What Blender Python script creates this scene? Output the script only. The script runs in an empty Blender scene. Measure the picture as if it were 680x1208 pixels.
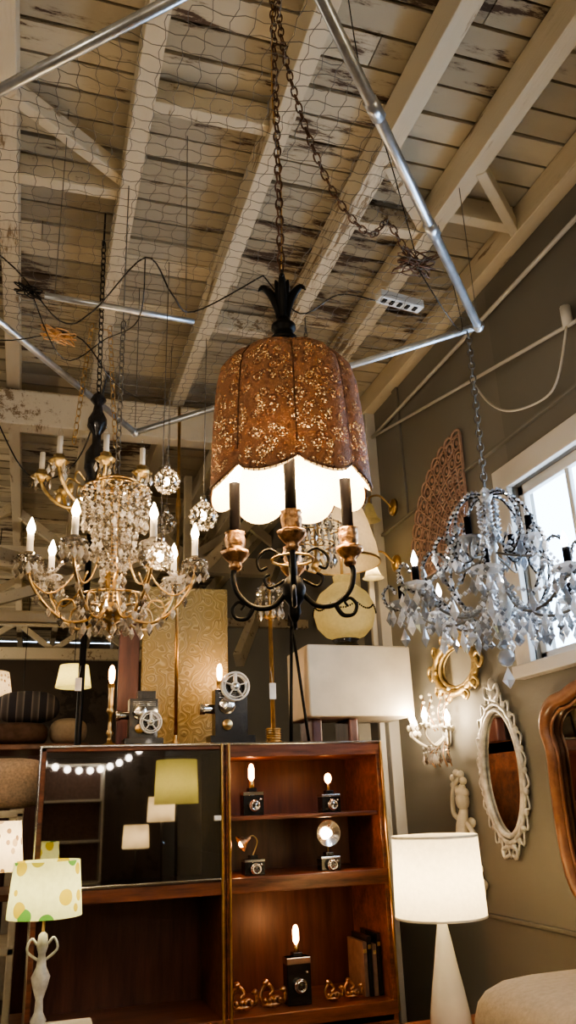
import bpy, math, random
from math import sin, cos, pi, radians
from mathutils import Vector, Matrix
random.seed(7)
V=Vector
scene=bpy.context.scene
# ------------------------------------------------------------------ materials
def newmat(name):
    m=bpy.data.materials.new(name); m.use_nodes=True
    nt=m.node_tree; nt.nodes.clear()
    o=nt.nodes.new("ShaderNodeOutputMaterial")
    return m,nt,o
def N(nt,t,**k):
    n=nt.nodes.new(t)
    for a,b in k.items(): setattr(n,a,b)
    return n
def coords(nt,scale=(1,1,1),kind="Object"):
    tc=N(nt,"ShaderNodeTexCoord"); mp=N(nt,"ShaderNodeMapping")
    mp.inputs["Scale"].default_value=scale
    nt.links.new(tc.outputs[kind],mp.inputs["Vector"])
    return mp.outputs["Vector"]
def ramp(nt,fac,stops):
    r=N(nt,"ShaderNodeValToRGB"); e=r.color_ramp.elements
    while len(e)<len(stops): e.new(.5)
    for i,(p,c) in enumerate(stops):
        e[i].position=p; e[i].color=(c[0],c[1],c[2],1)
    nt.links.new(fac,r.inputs[0]); return r.outputs[0]
def noise(nt,vec,scale,detail=4,rough=.55):
    n=N(nt,"ShaderNodeTexNoise"); n.inputs["Scale"].default_value=scale
    n.inputs["Detail"].default_value=detail; n.inputs["Roughness"].default_value=rough
    nt.links.new(vec,n.inputs["Vector"]); return n.outputs["Fac"]
def bump(nt,fac,strength,b,dist=.01):
    bn=N(nt,"ShaderNodeBump"); bn.inputs["Strength"].default_value=strength; bn.inputs["Distance"].default_value=dist
    nt.links.new(fac,bn.inputs["Height"]); nt.links.new(bn.outputs[0],b.inputs["Normal"])
def math_(nt,op,a,b=None):
    n=N(nt,"ShaderNodeMath",operation=op)
    for i,x in enumerate((a,b)):
        if x is None: continue
        if isinstance(x,(int,float)): n.inputs[i].default_value=x
        else: nt.links.new(x,n.inputs[i])
    return n.outputs[0]
def pm(name,col,rough=.5,metal=0.,var=.18,scale=12,bmp=0.,stretch=(1,1,1),spec=.5,coat=0.):
    m,nt,o=newmat(name); b=N(nt,"ShaderNodeBsdfPrincipled")
    v=coords(nt,stretch); f=noise(nt,v,scale)
    lo=[max(0,c*(1-var)) for c in col]; hi=[min(1,c*(1+var)) for c in col]
    nt.links.new(ramp(nt,f,[(.3,lo),(.7,hi)]),b.inputs["Base Color"])
    b.inputs["Roughness"].default_value=rough; b.inputs["Metallic"].default_value=metal
    b.inputs["Specular IOR Level"].default_value=spec
    b.inputs["Coat Weight"].default_value=coat
    if bmp: bump(nt,f,bmp,b)
    nt.links.new(b.outputs[0],o.inputs[0]); return m
def wood(name,dark,light,stretch=(1,12,12),scale=3,rough=.35):
    m,nt,o=newmat(name); b=N(nt,"ShaderNodeBsdfPrincipled"); v=coords(nt,stretch)
    f=noise(nt,v,scale,8,.65)
    mid=[(a+c)/2 for a,c in zip(dark,light)]
    nt.links.new(ramp(nt,f,[(.32,dark),(.5,mid),(.68,light)]),b.inputs["Base Color"])
    b.inputs["Roughness"].default_value=rough; bump(nt,f,.15,b)
    nt.links.new(b.outputs[0],o.inputs[0]); return m
def paint(name,base,dirt,amount=.62,stretch=(1,1,1),scale=2.5,island=True,rough=.7,lo=.62,md=.28):
    m,nt,o=newmat(name); b=N(nt,"ShaderNodeBsdfPrincipled"); v=coords(nt,stretch)
    f=noise(nt,v,scale,12,.72); f2=noise(nt,coords(nt),.9,4)
    fac=math_(nt,"ADD",math_(nt,"MULTIPLY",f,.65),math_(nt,"MULTIPLY",f2,.45))
    mid=[(x*(1-md)+y*md) for x,y in zip(base,dirt)]
    c=ramp(nt,fac,[(0,mid),(amount-.12,base),(amount-.02,base),(amount+.012,mid),(amount+.03,dirt)])
    if island:
        g=N(nt,"ShaderNodeNewGeometry"); mr=N(nt,"ShaderNodeMapRange"); mr.inputs[3].default_value=lo; mr.inputs[4].default_value=1.05
        nt.links.new(g.outputs["Random Per Island"],mr.inputs[0])
        mx=N(nt,"ShaderNodeVectorMath",operation="SCALE"); nt.links.new(c,mx.inputs[0]); nt.links.new(mr.outputs[0],mx.inputs["Scale"])
        c=mx.outputs[0]
    nt.links.new(c,b.inputs["Base Color"]); b.inputs["Roughness"].default_value=rough
    bump(nt,fac,.5,b,.012)
    nt.links.new(b.outputs[0],o.inputs[0]); return m
def shade_mat(name,col,tr=.6,pattern=None):
    m,nt,o=newmat(name); d=N(nt,"ShaderNodeBsdfDiffuse"); t=N(nt,"ShaderNodeBsdfTranslucent"); mx=N(nt,"ShaderNodeMixShader")
    v=coords(nt); f=noise(nt,v,60)
    c=ramp(nt,f,[(.3,[x*.88 for x in col]),(.7,col)])
    if pattern:
        vo=N(nt,"ShaderNodeTexVoronoi"); vo.inputs["Scale"].default_value=pattern[0]; nt.links.new(v,vo.inputs["Vector"])
        g=N(nt,"ShaderNodeSeparateColor"); nt.links.new(vo.outputs["Color"],g.inputs[0])
        dots=ramp(nt,g.outputs[0],[(.0,pattern[2]),(.45,pattern[2]),(.5,pattern[3]),(1,pattern[3])])
        mask=math_(nt,"LESS_THAN",vo.outputs["Distance"],pattern[1])
        mc=N(nt,"ShaderNodeMix",data_type="RGBA"); nt.links.new(mask,mc.inputs[0])
        nt.links.new(c,mc.inputs[6]); nt.links.new(dots,mc.inputs[7]); c=mc.outputs[2]
    nt.links.new(c,d.inputs[0]); nt.links.new(c,t.inputs[0]); mx.inputs[0].default_value=tr
    nt.links.new(d.outputs[0],mx.inputs[1]); nt.links.new(t.outputs[0],mx.inputs[2]); nt.links.new(mx.outputs[0],o.inputs[0]); return m
def bulb_mat(name,col,s):
    m,nt,o=newmat(name); e=N(nt,"ShaderNodeEmission"); e.inputs[0].default_value=(*col,1)
    t=N(nt,"ShaderNodeBsdfTransparent"); a=N(nt,"ShaderNodeAddShader")
    f=N(nt,"ShaderNodeLayerWeight"); f.inputs[0].default_value=.3
    s_=math_(nt,"MULTIPLY",f.outputs["Facing"],-s*.6); nt.links.new(math_(nt,"ADD",s_,s),e.inputs[1])
    nt.links.new(e.outputs[0],a.inputs[0]); nt.links.new(t.outputs[0],a.inputs[1]); nt.links.new(a.outputs[0],o.inputs[0])
    try: m.cycles.emission_sampling='NONE'
    except Exception: pass
    return m
def crystal(name,tint,glow,gl_=.4,lo=.12):
    m,nt,o=newmat(name); g=N(nt,"ShaderNodeBsdfGlass"); g.inputs["Color"].default_value=(*tint,1); g.inputs["IOR"].default_value=1.5
    gl=N(nt,"ShaderNodeBsdfGlossy"); gl.inputs["Color"].default_value=(1,1,1,1); gl.inputs["Roughness"].default_value=.05
    d=N(nt,"ShaderNodeBsdfTranslucent"); dd=N(nt,"ShaderNodeBsdfDiffuse"); ma=N(nt,"ShaderNodeMixShader"); ma.inputs[0].default_value=.5
    g2=N(nt,"ShaderNodeNewGeometry"); c=ramp(nt,g2.outputs["Random Per Island"],[(.15,[x*lo for x in tint]),(.5,[x*.6 for x in tint]),(.8,(1,1,1))]); nt.links.new(c,d.inputs[0]); nt.links.new(c,dd.inputs[0])
    nt.links.new(d.outputs[0],ma.inputs[1]); nt.links.new(dd.outputs[0],ma.inputs[2])
    a=N(nt,"ShaderNodeMixShader"); a.inputs[0].default_value=gl_; nt.links.new(g.outputs[0],a.inputs[1]); nt.links.new(gl.outputs[0],a.inputs[2])
    b=N(nt,"ShaderNodeMixShader"); b.inputs[0].default_value=glow; nt.links.new(a.outputs[0],b.inputs[1]); nt.links.new(ma.outputs[0],b.inputs[2])
    nt.links.new(b.outputs[0],o.inputs[0]); return m
def clearglass(name,tint=(1,1,1),refl=.05,rough=.02,edge=.5):
    m,nt,o=newmat(name); t=N(nt,"ShaderNodeBsdfTransparent"); t.inputs[0].default_value=(*tint,1)
    g=N(nt,"ShaderNodeBsdfGlossy"); g.inputs["Roughness"].default_value=rough
    mx=N(nt,"ShaderNodeMixShader"); lw=N(nt,"ShaderNodeLayerWeight"); lw.inputs[0].default_value=.5
    k=math_(nt,"MULTIPLY",math_(nt,"POWER",lw.outputs["Facing"],3.0),edge)
    nt.links.new(math_(nt,"ADD",k,refl),mx.inputs[0]); nt.links.new(t.outputs[0],mx.inputs[1]); nt.links.new(g.outputs[0],mx.inputs[2]); nt.links.new(mx.outputs[0],o.inputs[0]); return m

M={}
M['ceil']=paint("painted_planks",(.58,.52,.39),(.11,.07,.045),.608,(1.2,6,6),2.4,True,.75,.56)
M['beam']=paint("painted_beam",(.64,.57,.43),(.24,.17,.10),.625,(9,1.2,9),2.4,False)
M['darkgap']=pm("roof_gap",(.03,.025,.02),.9)
M['wall']=paint("grey_wall",(.200,.193,.168),(.14,.135,.115),.66,(1,.4,1),1.2,True,.75,.85)
M['wallback']=paint("back_wall",(.13,.10,.075),(.06,.045,.035),.60,(1,1,1),2.0,False)
M['floor']=pm("concrete_floor",(.16,.13,.10),.6,0,.3,2,.1)
M['trimw']=paint("white_trim",(.62,.61,.57),(.35,.33,.29),.70,(1,1,1),3,False,.5)
M['galv']=pm("galvanised_pipe",(.60,.64,.69),.34,.85,.2,20)
M['wire']=pm("wire",(.16,.15,.13),.5,.6)
M['black']=pm("black_iron",(.008,.008,.008),.45,.3,.3,20,.1,spec=.3)
M['blackplastic']=pm("black_enamel",(.010,.010,.012),.25,0,.2,20,0,coat=.4)
M['rust']=pm("rusty_chain",(.15,.085,.055),.5,.75,.5,40,.1)
M['brass']=pm("aged_brass",(.62,.42,.19),.28,1,.3,14)
M['gold']=pm("gilt",(.58,.43,.20),.4,.85,.45,30,.3)
M['copper']=pm("copper_gilt",(.55,.33,.18),.35,1,.6,60,.4)
M['chrome']=pm("chrome",(.75,.74,.72),.15,1,.1,10)
M['silver']=pm("silver_leaf",(.60,.60,.57),.4,.3,.35,30,.2)
M['cream']=pm("cream_paint",(.74,.69,.56),.5,0,.12,20,.05)
M['white']=pm("white_ceramic",(.86,.84,.78),.25,0,.05,10,0,coat=.3)
M['boxw']=pm("painted_box",(.66,.61,.50),.6,0,.10,8,.05)
M['sleeve']=pm("candle_sleeve_white",(.88,.84,.74),.5,0,.05)
M['sleeveb']=pm("candle_sleeve_black",(.004,.0035,.005),.7,0,.05,spec=.02)
M['rose']=wood("rosewood",(.055,.018,.011),(.27,.095,.048),(1,9,9),3.5,.28)
M['rosedark']=wood("rosewood_panel",(.050,.016,.013),(.125,.045,.032),(9,9,1),3,.4)
M['walnut']=wood("walnut_frame",(.17,.07,.035),(.32,.15,.08),(3,3,3),5,.3)
M['fan']=wood("carved_fan_wood",(.30,.19,.15),(.52,.36,.29),(2,2,2),10,.6)
M['fabric']=pm("cream_upholstery",(.54,.45,.33),.9,0,.1,60,.2)
M['burlap']=pm("burlap",(.62,.50,.39),.95,0,.25,90,.3)
M['brownf']=pm("brown_fabric",(.16,.10,.075),.9,0,.25,30,.2)
M['bulb']=bulb_mat("lit_bulb",(1,.76,.46),26)
M['bulbo']=bulb_mat("amber_filament_bulb",(1,.45,.16),16)
M['bulbc']=bulb_mat("cool_small_bulb",(1,.88,.75),8)
M['cryw']=crystal("crystal_warm",(1,.94,.84),.45)
M['cryc']=crystal("crystal_cool",(.88,.94,1),.62,.5,.40)  # bluish cast of daylight put into the crystal colour
M['glass']=clearglass("window_glass")
M['globe']=clearglass("globe_glass",(1,.98,.94),.10)
M['smoked']=clearglass("smoked_cabinet_glass",(.30,.29,.28),.34)
M['mirror']=pm("mirror_silver",(.55,.55,.53),.03,1,.02)
M['shadew']=shade_mat("linen_shade",(.93,.86,.68),.62)
M['shadeg']=shade_mat("dotted_green_shade",(.72,.78,.46),.5,(17,.38,(.12,.32,.08),(.50,.42,.05)))
M['shadeb']=shade_mat("printed_shade",(.9,.8,.62),.55,(26,.3,(.30,.2,.12),(.5,.38,.25)))
M['shadey']=shade_mat("yellow_green_shade",(.80,.80,.34),.6)
M['liner']=shade_mat("shade_liner",(.97,.86,.62),.11)
M['frost']=shade_mat("frosted_glass",(.78,.74,.46),.6)
M['paper']=pm("paper_tag",(.85,.83,.78),.8)
M['red']=pm("orange_cord",(.55,.30,.12),.5)
# lace
m,nt,o=newmat("brown_lace"); v=coords(nt)
vo=N(nt,"ShaderNodeTexVoronoi",feature="DISTANCE_TO_EDGE"); vo.inputs["Scale"].default_value=150; nt.links.new(v,vo.inputs["Vector"])
v1=N(nt,"ShaderNodeTexVoronoi"); v1.inputs["Scale"].default_value=44; nt.links.new(v,v1.inputs["Vector"])
b=N(nt,"ShaderNodeBsdfPrincipled"); b.inputs["Roughness"].default_value=.6
nt.links.new(ramp(nt,v1.outputs["Distance"],[(.0,(.36,.21,.13)),(.14,(.11,.052,.035)),(.28,(.31,.17,.105)),(.42,(.10,.046,.032)),(.62,(.29,.16,.10))]),b.inputs["Base Color"])
bump(nt,vo.outputs["Distance"],.7,b,.004)
t=N(nt,"ShaderNodeBsdfTranslucent"); t.inputs[0].default_value=(.42,.20,.11,1)
tp=N(nt,"ShaderNodeBsdfTransparent")
mx=N(nt,"ShaderNodeMixShader"); mx.inputs[0].default_value=.08; nt.links.new(b.outputs[0],mx.inputs[1]); nt.links.new(t.outputs[0],mx.inputs[2])
ring=math_(nt,"LESS_THAN",math_(nt,"ABSOLUTE",math_(nt,"SUBTRACT",v1.outputs["Distance"],.33)),.15)
hole=math_(nt,"MULTIPLY",math_(nt,"MULTIPLY",math_(nt,"GREATER_THAN",vo.outputs["Distance"],.20),ring),.36)
m2=N(nt,"ShaderNodeMixShader"); nt.links.new(hole,m2.inputs[0]); nt.links.new(mx.outputs[0],m2.inputs[1]); nt.links.new(tp.outputs[0],m2.inputs[2])
nt.links.new(m2.outputs[0],o.inputs[0]); M['lace']=m
# patterned gold panel
m,nt,o=newmat("gold_brocade"); v=coords(nt,(1,1,1)); b=N(nt,"ShaderNodeBsdfPrincipled"); b.inputs["Roughness"].default_value=.6
wv=N(nt,"ShaderNodeTexWave"); wv.inputs["Scale"].default_value=6; wv.inputs["Distortion"].default_value=16; wv.inputs["Detail"].default_value=.5; wv.inputs["Detail Scale"].default_value=3.2
nt.links.new(v,wv.inputs["Vector"]); nt.links.new(ramp(nt,wv.outputs["Fac"],[(.30,(.30,.24,.105)),(.6,(.37,.30,.14)),(.86,(.46,.39,.21)),(.95,(.24,.19,.08))]),b.inputs["Base Color"])
bump(nt,wv.outputs["Fac"],.35,b); nt.links.new(b.outputs[0],o.inputs[0]); M['brocade']=m
# striped cushion
m,nt,o=newmat("striped_fabric"); v=coords(nt); b=N(nt,"ShaderNodeBsdfPrincipled"); b.inputs["Roughness"].default_value=.9
wv=N(nt,"ShaderNodeTexWave",bands_direction="X"); wv.inputs["Scale"].default_value=4; nt.links.new(v,wv.inputs["Vector"])
nt.links.new(ramp(nt,wv.outputs["Fac"],[(.45,(.07,.07,.09)),(.5,(.42,.39,.36)),(.9,(.15,.14,.15))]),b.inputs["Base Color"]); nt.links.new(b.outputs[0],o.inputs[0]); M['stripe']=m
# ------------------------------------------------------------------ builder
def sm(pts,n=6,closed=False):
    P=[V(p) for p in pts]; out=[]; L=len(P)
    rng=L if closed else L-1
    for i in range(rng):
        if closed: a,b,c,d=P[(i-1)%L],P[i],P[(i+1)%L],P[(i+2)%L]
        else: a,b,c,d=P[max(i-1,0)],P[i],P[i+1],P[min(i+2,L-1)]
        for k in range(n):
            t=k/n
            out.append(.5*((2*b)+(c-a)*t+(2*a-5*b+4*c-d)*t*t+(-a+3*b-3*c+d)*t**3))
    if not closed: out.append(P[-1])
    return out
class B:
    def __init__(s,name,bevel=0):
        s.name=name; s.v=[]; s.f=[]; s.mi=[]; s.s=[]; s.ms=[]; s.bevel=bevel
    def add(s,vs,fs,mat,smooth=True):
        if mat not in s.ms: s.ms.append(mat)
        k=s.ms.index(mat); o=len(s.v); s.v+= [tuple(x) for x in vs]
        for f in fs: s.f.append([i+o for i in f]); s.mi.append(k); s.s.append(smooth)
    def box(s,lo,hi,mat,rot=None,piv=None):
        vs=[V((x,y,z)) for x in (lo[0],hi[0]) for y in (lo[1],hi[1]) for z in (lo[2],hi[2])]
        if rot is not None:
            c=V(piv) if piv is not None else (V(lo)+V(hi))/2
            vs=[rot@(q-c)+c for q in vs]
        s.add(vs,[(0,1,3,2),(4,6,7,5),(0,4,5,1),(2,3,7,6),(0,2,6,4),(1,5,7,3)],mat,False)
    def bar(s,a,b,w,h,mat):
        a=V(a);b=V(b);d=(b-a).normalized(); up=V((0,0,1)) if abs(d.z)<.9 else V((0,1,0))
        x=d.cross(up).normalized()*w/2; u=x.cross(d).normalized()*h/2
        vs=[a-x-u,a+x-u,a+x+u,a-x+u,b-x-u,b+x-u,b+x+u,b-x+u]
        s.add(vs,[(0,1,2,3),(7,6,5,4),(0,4,5,1),(1,5,6,2),(2,6,7,3),(3,7,4,0)],mat,False)
    def tube(s,pts,r,mat,n=6,closed=False,cap=True):
        P=[V(p) for p in pts]; L=len(P)
        R=r if isinstance(r,(list,tuple)) else [r]*L
        if len(R)<L: R=list(R)+[R[-1]]*(L-len(R))
        T=[]
        for i in range(L):
            if closed: t=P[(i+1)%L]-P[(i-1)%L]
            else: t=P[min(i+1,L-1)]-P[max(i-1,0)]
            T.append(t.normalized() if t.length>1e-9 else V((0,0,1)))
        up=V((0,0,1)) if abs(T[0].z)<.9 else V((1,0,0))
        x=T[0].cross(up).normalized(); vs=[]
        for i in range(L):
            x=(x-T[i]*x.dot(T[i])); x=x.normalized() if x.length>1e-6 else T[i].orthogonal().normalized()
            y=T[i].cross(x)
            for k in range(n):
                a=2*pi*k/n; vs.append(P[i]+(x*cos(a)+y*sin(a))*R[i])
        fs=[]
        for i in range(L if closed else L-1):
            j=(i+1)%L
            for k in range(n): fs.append((i*n+k,i*n+(k+1)%n,j*n+(k+1)%n,j*n+k))
        if cap and not closed: fs.append(tuple(range(n))[::-1]); fs.append(tuple((L-1)*n+k for k in range(n)))
        s.add(vs,fs,mat,True)
    def lathe(s,prof,c,mat,n=16,smooth=True,mod=None,rot=None):
        c=V(c); vs=[]; fs=[]
        for i,(r,z) in enumerate(prof):
            for k in range(n):
                a=2*pi*k/n; rr,zz=(r,z) if mod is None else mod(r,z,a,i)
                q=V((rr*cos(a),rr*sin(a),zz))
                if rot is not None: q=rot@q
                vs.append(c+q)
        for i in range(len(prof)-1):
            for k in range(n): fs.append((i*n+k,i*n+(k+1)%n,(i+1)*n+(k+1)%n,(i+1)*n+k))
        s.add(vs,fs,mat,smooth)
    def ell(s,c,r,mat,n=10,m=7,e=1.,rot=None):
        if not isinstance(r,(tuple,list)): r=(r,r,r)
        def pw(x): return math.copysign(abs(x)**e,x)
        c=V(c); vs=[];fs=[]
        for i in range(m+1):
            t=-pi/2+pi*i/m
            for k in range(n):
                a=2*pi*k/n; q=V((r[0]*pw(cos(t))*pw(cos(a)),r[1]*pw(cos(t))*pw(sin(a)),r[2]*pw(sin(t))))
                if rot is not None: q=rot@q
                vs.append(c+q)
        for i in range(m):
            for k in range(n): fs.append((i*n+k,i*n+(k+1)%n,(i+1)*n+(k+1)%n,(i+1)*n+k))
        s.add(vs,fs,mat,True)
    def gem(s,c,r,h,mat,n=5):
        c=V(c); a0=random.random()*6; vs=[c]+[c+V((r*cos(a0+2*pi*k/n),r*sin(a0+2*pi*k/n),-h*.62)) for k in range(n)]+[c-V((0,0,h))]
        fs=[(0,1+k,1+(k+1)%n) for k in range(n)]+[(n+1,1+(k+1)%n,1+k) for k in range(n)]
        s.add(vs,fs,mat,False)
    def bead(s,c,r,mat):
        c=V(c); a0=random.random()*2
        vs=[c+V((0,0,r))]+[c+V((r*cos(a0+pi/2*k),r*sin(a0+pi/2*k),0)) for k in range(4)]+[c-V((0,0,r))]
        s.add(vs,[(0,1+k,1+(k+1)%4) for k in range(4)]+[(5,1+(k+1)%4,1+k) for k in range(4)],mat,False)
    def beads(s,pts,r,mat):
        P=[V(p) for p in pts]; acc=0
        for i in range(len(P)-1):
            d=(P[i+1]-P[i]); L=d.length; t=acc
            while t<L: s.bead(P[i]+d*(t/L),r,mat); t+=2*r
            acc=t-L
    def chain(s,pts,L,w,r,mat):
        P=[V(p) for p in pts]; pos=0; k=0
        tot=[0]
        for i in range(len(P)-1): tot.append(tot[-1]+(P[i+1]-P[i]).length)
        def at(d):
            for i in range(len(P)-1):
                if d<=tot[i+1]: return P[i]+(P[i+1]-P[i])*((d-tot[i])/max(1e-6,tot[i+1]-tot[i]))
            return P[-1]
        step=L-2.4*r
        while pos+L<tot[-1]+step:
            a=at(pos); b_=at(min(pos+L,tot[-1])); d=(b_-a)
            if d.length<1e-5: break
            d=d.normalized(); x=d.orthogonal().normalized(); y=d.cross(x)
            if k%2: x=y
            c=a+d*L/2; loop=[]
            for q in range(10):
                t=2*pi*q/10; loop.append(c+d*(L/2*cos(t))+x*(w/2*(abs(sin(t))**.7)*(1 if sin(t)>0 else -1)))
            s.tube(loop,r,mat,4,closed=True); pos+=step; k+=1
    def done(s):
        xs=[q[0] for q in s.v]; ys=[q[1] for q in s.v]; zs=[q[2] for q in s.v]
        c=V(((min(xs)+max(xs))/2,(min(ys)+max(ys))/2,min(zs)))
        me=bpy.data.meshes.new(s.name); me.from_pydata([tuple(V(q)-c) for q in s.v],[],s.f)
        for mt in s.ms: me.materials.append(M[mt])
        me.polygons.foreach_set("material_index",s.mi); me.polygons.foreach_set("use_smooth",s.s); me.update()
        ob=bpy.data.objects.new(s.name,me); ob.location=c; scene.collection.objects.link(ob)
        if s.bevel:
            bv=ob.modifiers.new("bevel","BEVEL"); bv.width=s.bevel; bv.segments=2; bv.limit_method='ANGLE'; bv.angle_limit=radians(50)
        return ob
WARM=(1,.68,.38); AMB=(1,.45,.18)
def pl(par,loc,w,col=WARM,r=.012,name="bulb_light"):
    l=bpy.data.lights.new(name,"POINT"); l.energy=w; l.color=col; l.shadow_soft_size=r
    o=bpy.data.objects.new(name,l); scene.collection.objects.link(o); o.parent=par; o.location=V(loc)-par.location; return o
def flame(b,c,mat='bulb',h=.05,r=.011):
    b.lathe([(0,0),(r*.6,.002),(r,h*.3),(r*.85,h*.5),(r*.4,h*.8),(0,h)],c,mat,8)
# ------------------------------------------------------------------ room shell
X0,X1,Y0,Y1,ZC=-6.0,1.85,-5.0,12.0,3.80
b=B("floor"); b.box((X0,Y0,-.1),(X1,Y1,0),'floor'); b.done()
b=B("ceiling")
y=Y0
while y<Y1:
    w=.118+random.uniform(-.004,.004); dz=random.uniform(0,.010)
    xs=[X0]+sorted(random.uniform(X0+1,X1-.5) for _ in range(2))+[X1+.1]
    for i in range(3): b.box((xs[i]+.002,y,ZC+dz),(xs[i+1]-.002,y+w-.012,ZC+.03+dz),'ceil')
    y+=w
b.box((X0,Y0,ZC+.045),(X1+.1,Y1,ZC+.08),'darkgap'); b.done()
b=B("ceiling_beams",.004)
bx=[-2.8,-2.36,-1.93,-1.5,-1.07,-.64,-.215,.215,.68,1.08,1.43]
for x in bx: b.box((x-.034,Y0,3.66),(x+.034,Y1,3.80),'beam')
b.box((1.78,Y0,3.68),(1.85,Y1,3.80),'beam')
for (x0,x1,yy) in [(1.08,1.43,2.42),(1.43,1.80,2.28),(-.215,.215,2.5),(-.64,-.215,2.2),(.215,.68,2.05),(.68,1.08,3.3)]:
    b.box((x0+.034,yy-.025,3.69),(x1-.034,yy+.025,3.79),'beam')
b.bar((1.10,2.05,3.68),(1.42,2.40,3.74),.04,.07,'beam'); b.bar((1.45,2.0,3.69),(1.79,2.30,3.72),.04,.07,'beam')
b.bar((-.2,2.1,3.69),(.2,2.44,3.73),.04,.07,'beam')
b.done()
b=B("trim_header_beam",.006); b.box((X0,3.97,3.40),(X1,4.07,3.60),'beam')
b.box((X0,4.07,3.60),(X1,4.13,3.66),'beam'); b.done()
b=B("ceiling_truss",.004)
for yy in (6.2,8.4,10.4):
    b.box((X0,yy-.05,3.28),(X1,yy+.05,3.42),'beam')
    for k in range(8):
        xa=-5.5+k*.95
        b.bar((xa,yy,3.40),(xa+.5,yy,3.74),.05,.07,'beam'); b.bar((xa+.95,yy,3.40),(xa+.5,yy,3.74),.05,.07,'beam')
b.bar((-1.2,4.3,3.0),(1.0,7.5,3.45),.06,.09,'beam'); b.bar((-.9,6.0,2.75),(.9,6.0,3.35),.05,.08,'beam')
b.bar((X0,5.2,2.62),(1.8,5.2,2.66),.05,.06,'beam')
for xx in (-1.6,.95): b.bar((xx,5.2,2.64),(xx,5.2,3.70),.05,.05,'beam')
b.bar((1.15,4.6,2.30),(1.75,5.6,3.3),.05,.09,'beam'); b.bar((.7,5.2,2.66),(1.6,5.2,3.6),.05,.08,'beam')
b.done()
wy0,wy1,wz0,wz1=1.45,2.66,1.97,2.70
b=B("wall_right")
for (ya,yb,za,zb) in [(Y0,Y1,0,1.04),(Y0,wy0,1.046,3.8),(wy1,4.02,1.046,3.8),(wy0,wy1,1.046,wz0),(wy0,wy1,wz1,3.8),(4.026,Y1,1.046,3.8)]:
    b.box((X1,ya,za),(X1+.10,yb,zb),'wall')
b.done()
b=B("trim_wall_boards",.003)
b.box((1.83,2.0,2.90),(1.85,4.0,2.915),'wall'); b.box((1.79,3.94,1.0),(1.85,4.06,3.68),'trimw'); b.box((1.835,3.60,2.9),(1.85,3.66,3.68),'wall')
b.box((1.835,-1,1.03),(1.85,3.9,1.045),'wall'); b.done()
b=B("wall_back"); b.box((X0,Y1,0),(X1,Y1+.1,3.8),'wallback'); b.done()
b=B("wall_left"); b.box((X0-.1,Y0,0),(X0,Y1,3.8),'wallback'); b.done()
b=B("wall_front"); b.box((X0,Y0-.1,0),(X1,Y0,3.8),'wallback'); b.done()
b=B("window_1",.004)
t=.10
b.box((1.825,wy0-t,wz1),(1.86,wy1+t,wz1+t),'trimw'); b.box((1.80,wy0-t-.02,wz0-.05),(1.86,wy1+t,wz0),'trimw')
b.box((1.825,wy1,wz0),(1.86,wy1+t,wz1),'trimw'); b.box((1.825,wy0-t,wz0),(1.86,wy0,wz1),'trimw')
for (ya,yb,za,zb) in [(wy1-.04,wy1,wz0,wz1),(wy0,wy0+.04,wz0,wz1),(wy0,wy1,wz1-.045,wz1),(wy0,wy1,wz0,wz0+.04)]:
    b.box((1.875,ya,za),(1.905,yb,zb),'trimw')
b.box((1.88,2.33,wz0),(1.90,2.355,wz1),'trimw'); b.box((1.88,1.90,wz0),(1.90,1.93,wz1),'trimw')
b.add([(1.89,wy0+.02,wz0+.02),(1.89,wy1-.02,wz0+.02),(1.89,wy1-.02,wz1-.02),(1.89,wy0+.02,wz1-.02)],[(0,1,2,3)],'glass',False); b.done()
b=B("white_post",.005); b.box((1.60,3.90,0),(1.67,3.96,3.40),'wall'); b.box((1.72,3.90,0),(1.75,3.93,3.40),'trimw'); b.done()
# ------------------------------------------------------------------ pipes, net, wiring
A=V((1.41,2.09,3.05)); Bc=V((.35,3.21,3.05)); Cc=V((-.60,1.905,3.05)); Dc=V((.374,.988,3.05))
b=B("hanging_pipe_frame")
b.tube([Dc,A],.015,'galv',10); b.tube([A,Bc],.013,'galv',10); b.tube([Bc,Cc],.013,'galv',10); b.tube([Cc,Dc],.013,'galv',10)
for q in (A,Bc,Cc,Dc): b.ell(q,.022,'galv',8,6)
for q in (A,Bc,Cc,Dc): b.tube([q,q+V((0,0,.75))],.0018,'wire',4)
for k in (.3,.62): q=Dc+(A-Dc)*k; b.tube([q-V((.02,.02,0)),q+V((.02,.02,0))],.019,'galv',10)
quad=[Bc,A,Dc,Cc]
def inside(p):
    for i in range(4):
        u=quad[i]; w=quad[(i+1)%4]
        if (w.x-u.x)*(p.y-u.y)-(w.y-u.y)*(p.x-u.x)>0: return False
    return True
s=.044; g={}
for i in range(-40,60):
    for j in range(0,70):
        x=i*s; y=.9+j*s*.85
        if inside(V((x,y,3.05))): g[(i,j)]=V((x+random.uniform(-.003,.003)+.006*sin(y*9),y+random.uniform(-.003,.003)+.006*sin(x*8),3.065+.025*sin(x*5)*sin(y*4)))
for (i,j),p in g.items():
    off=.0045
    if (i+1,j) in g:
        q=g[(i+1,j)]; mid=(p+q)/2+V((0,off if (i+j)%2 else -off,0)); b.tube([p,mid,q],.0010,'wire',3,cap=False)
    if (i,j+1) in g:
        q=g[(i,j+1)]; mid=(p+q)/2+V((off if (i+j)%2 else -off,0,0)); b.tube([p,mid,q],.0010,'wire',3,cap=False)
b.done()
b=B("hanging_tube_rail"); b.tube([(-.05,2.23,3.02),(.43,2.26,3.02)],.010,'galv',8); b.tube([(-.02,2.24,3.03),(-.02,2.24,3.8)],.0015,'wire',4); b.tube([(.40,2.25,3.03),(.40,2.25,3.8)],.0015,'wire',4); b.done()
def cord(name,pts,r=.003,mat='blackplastic'):
    b=B(name); b.tube(sm(pts,6),r,mat,5); return b.done()
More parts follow.
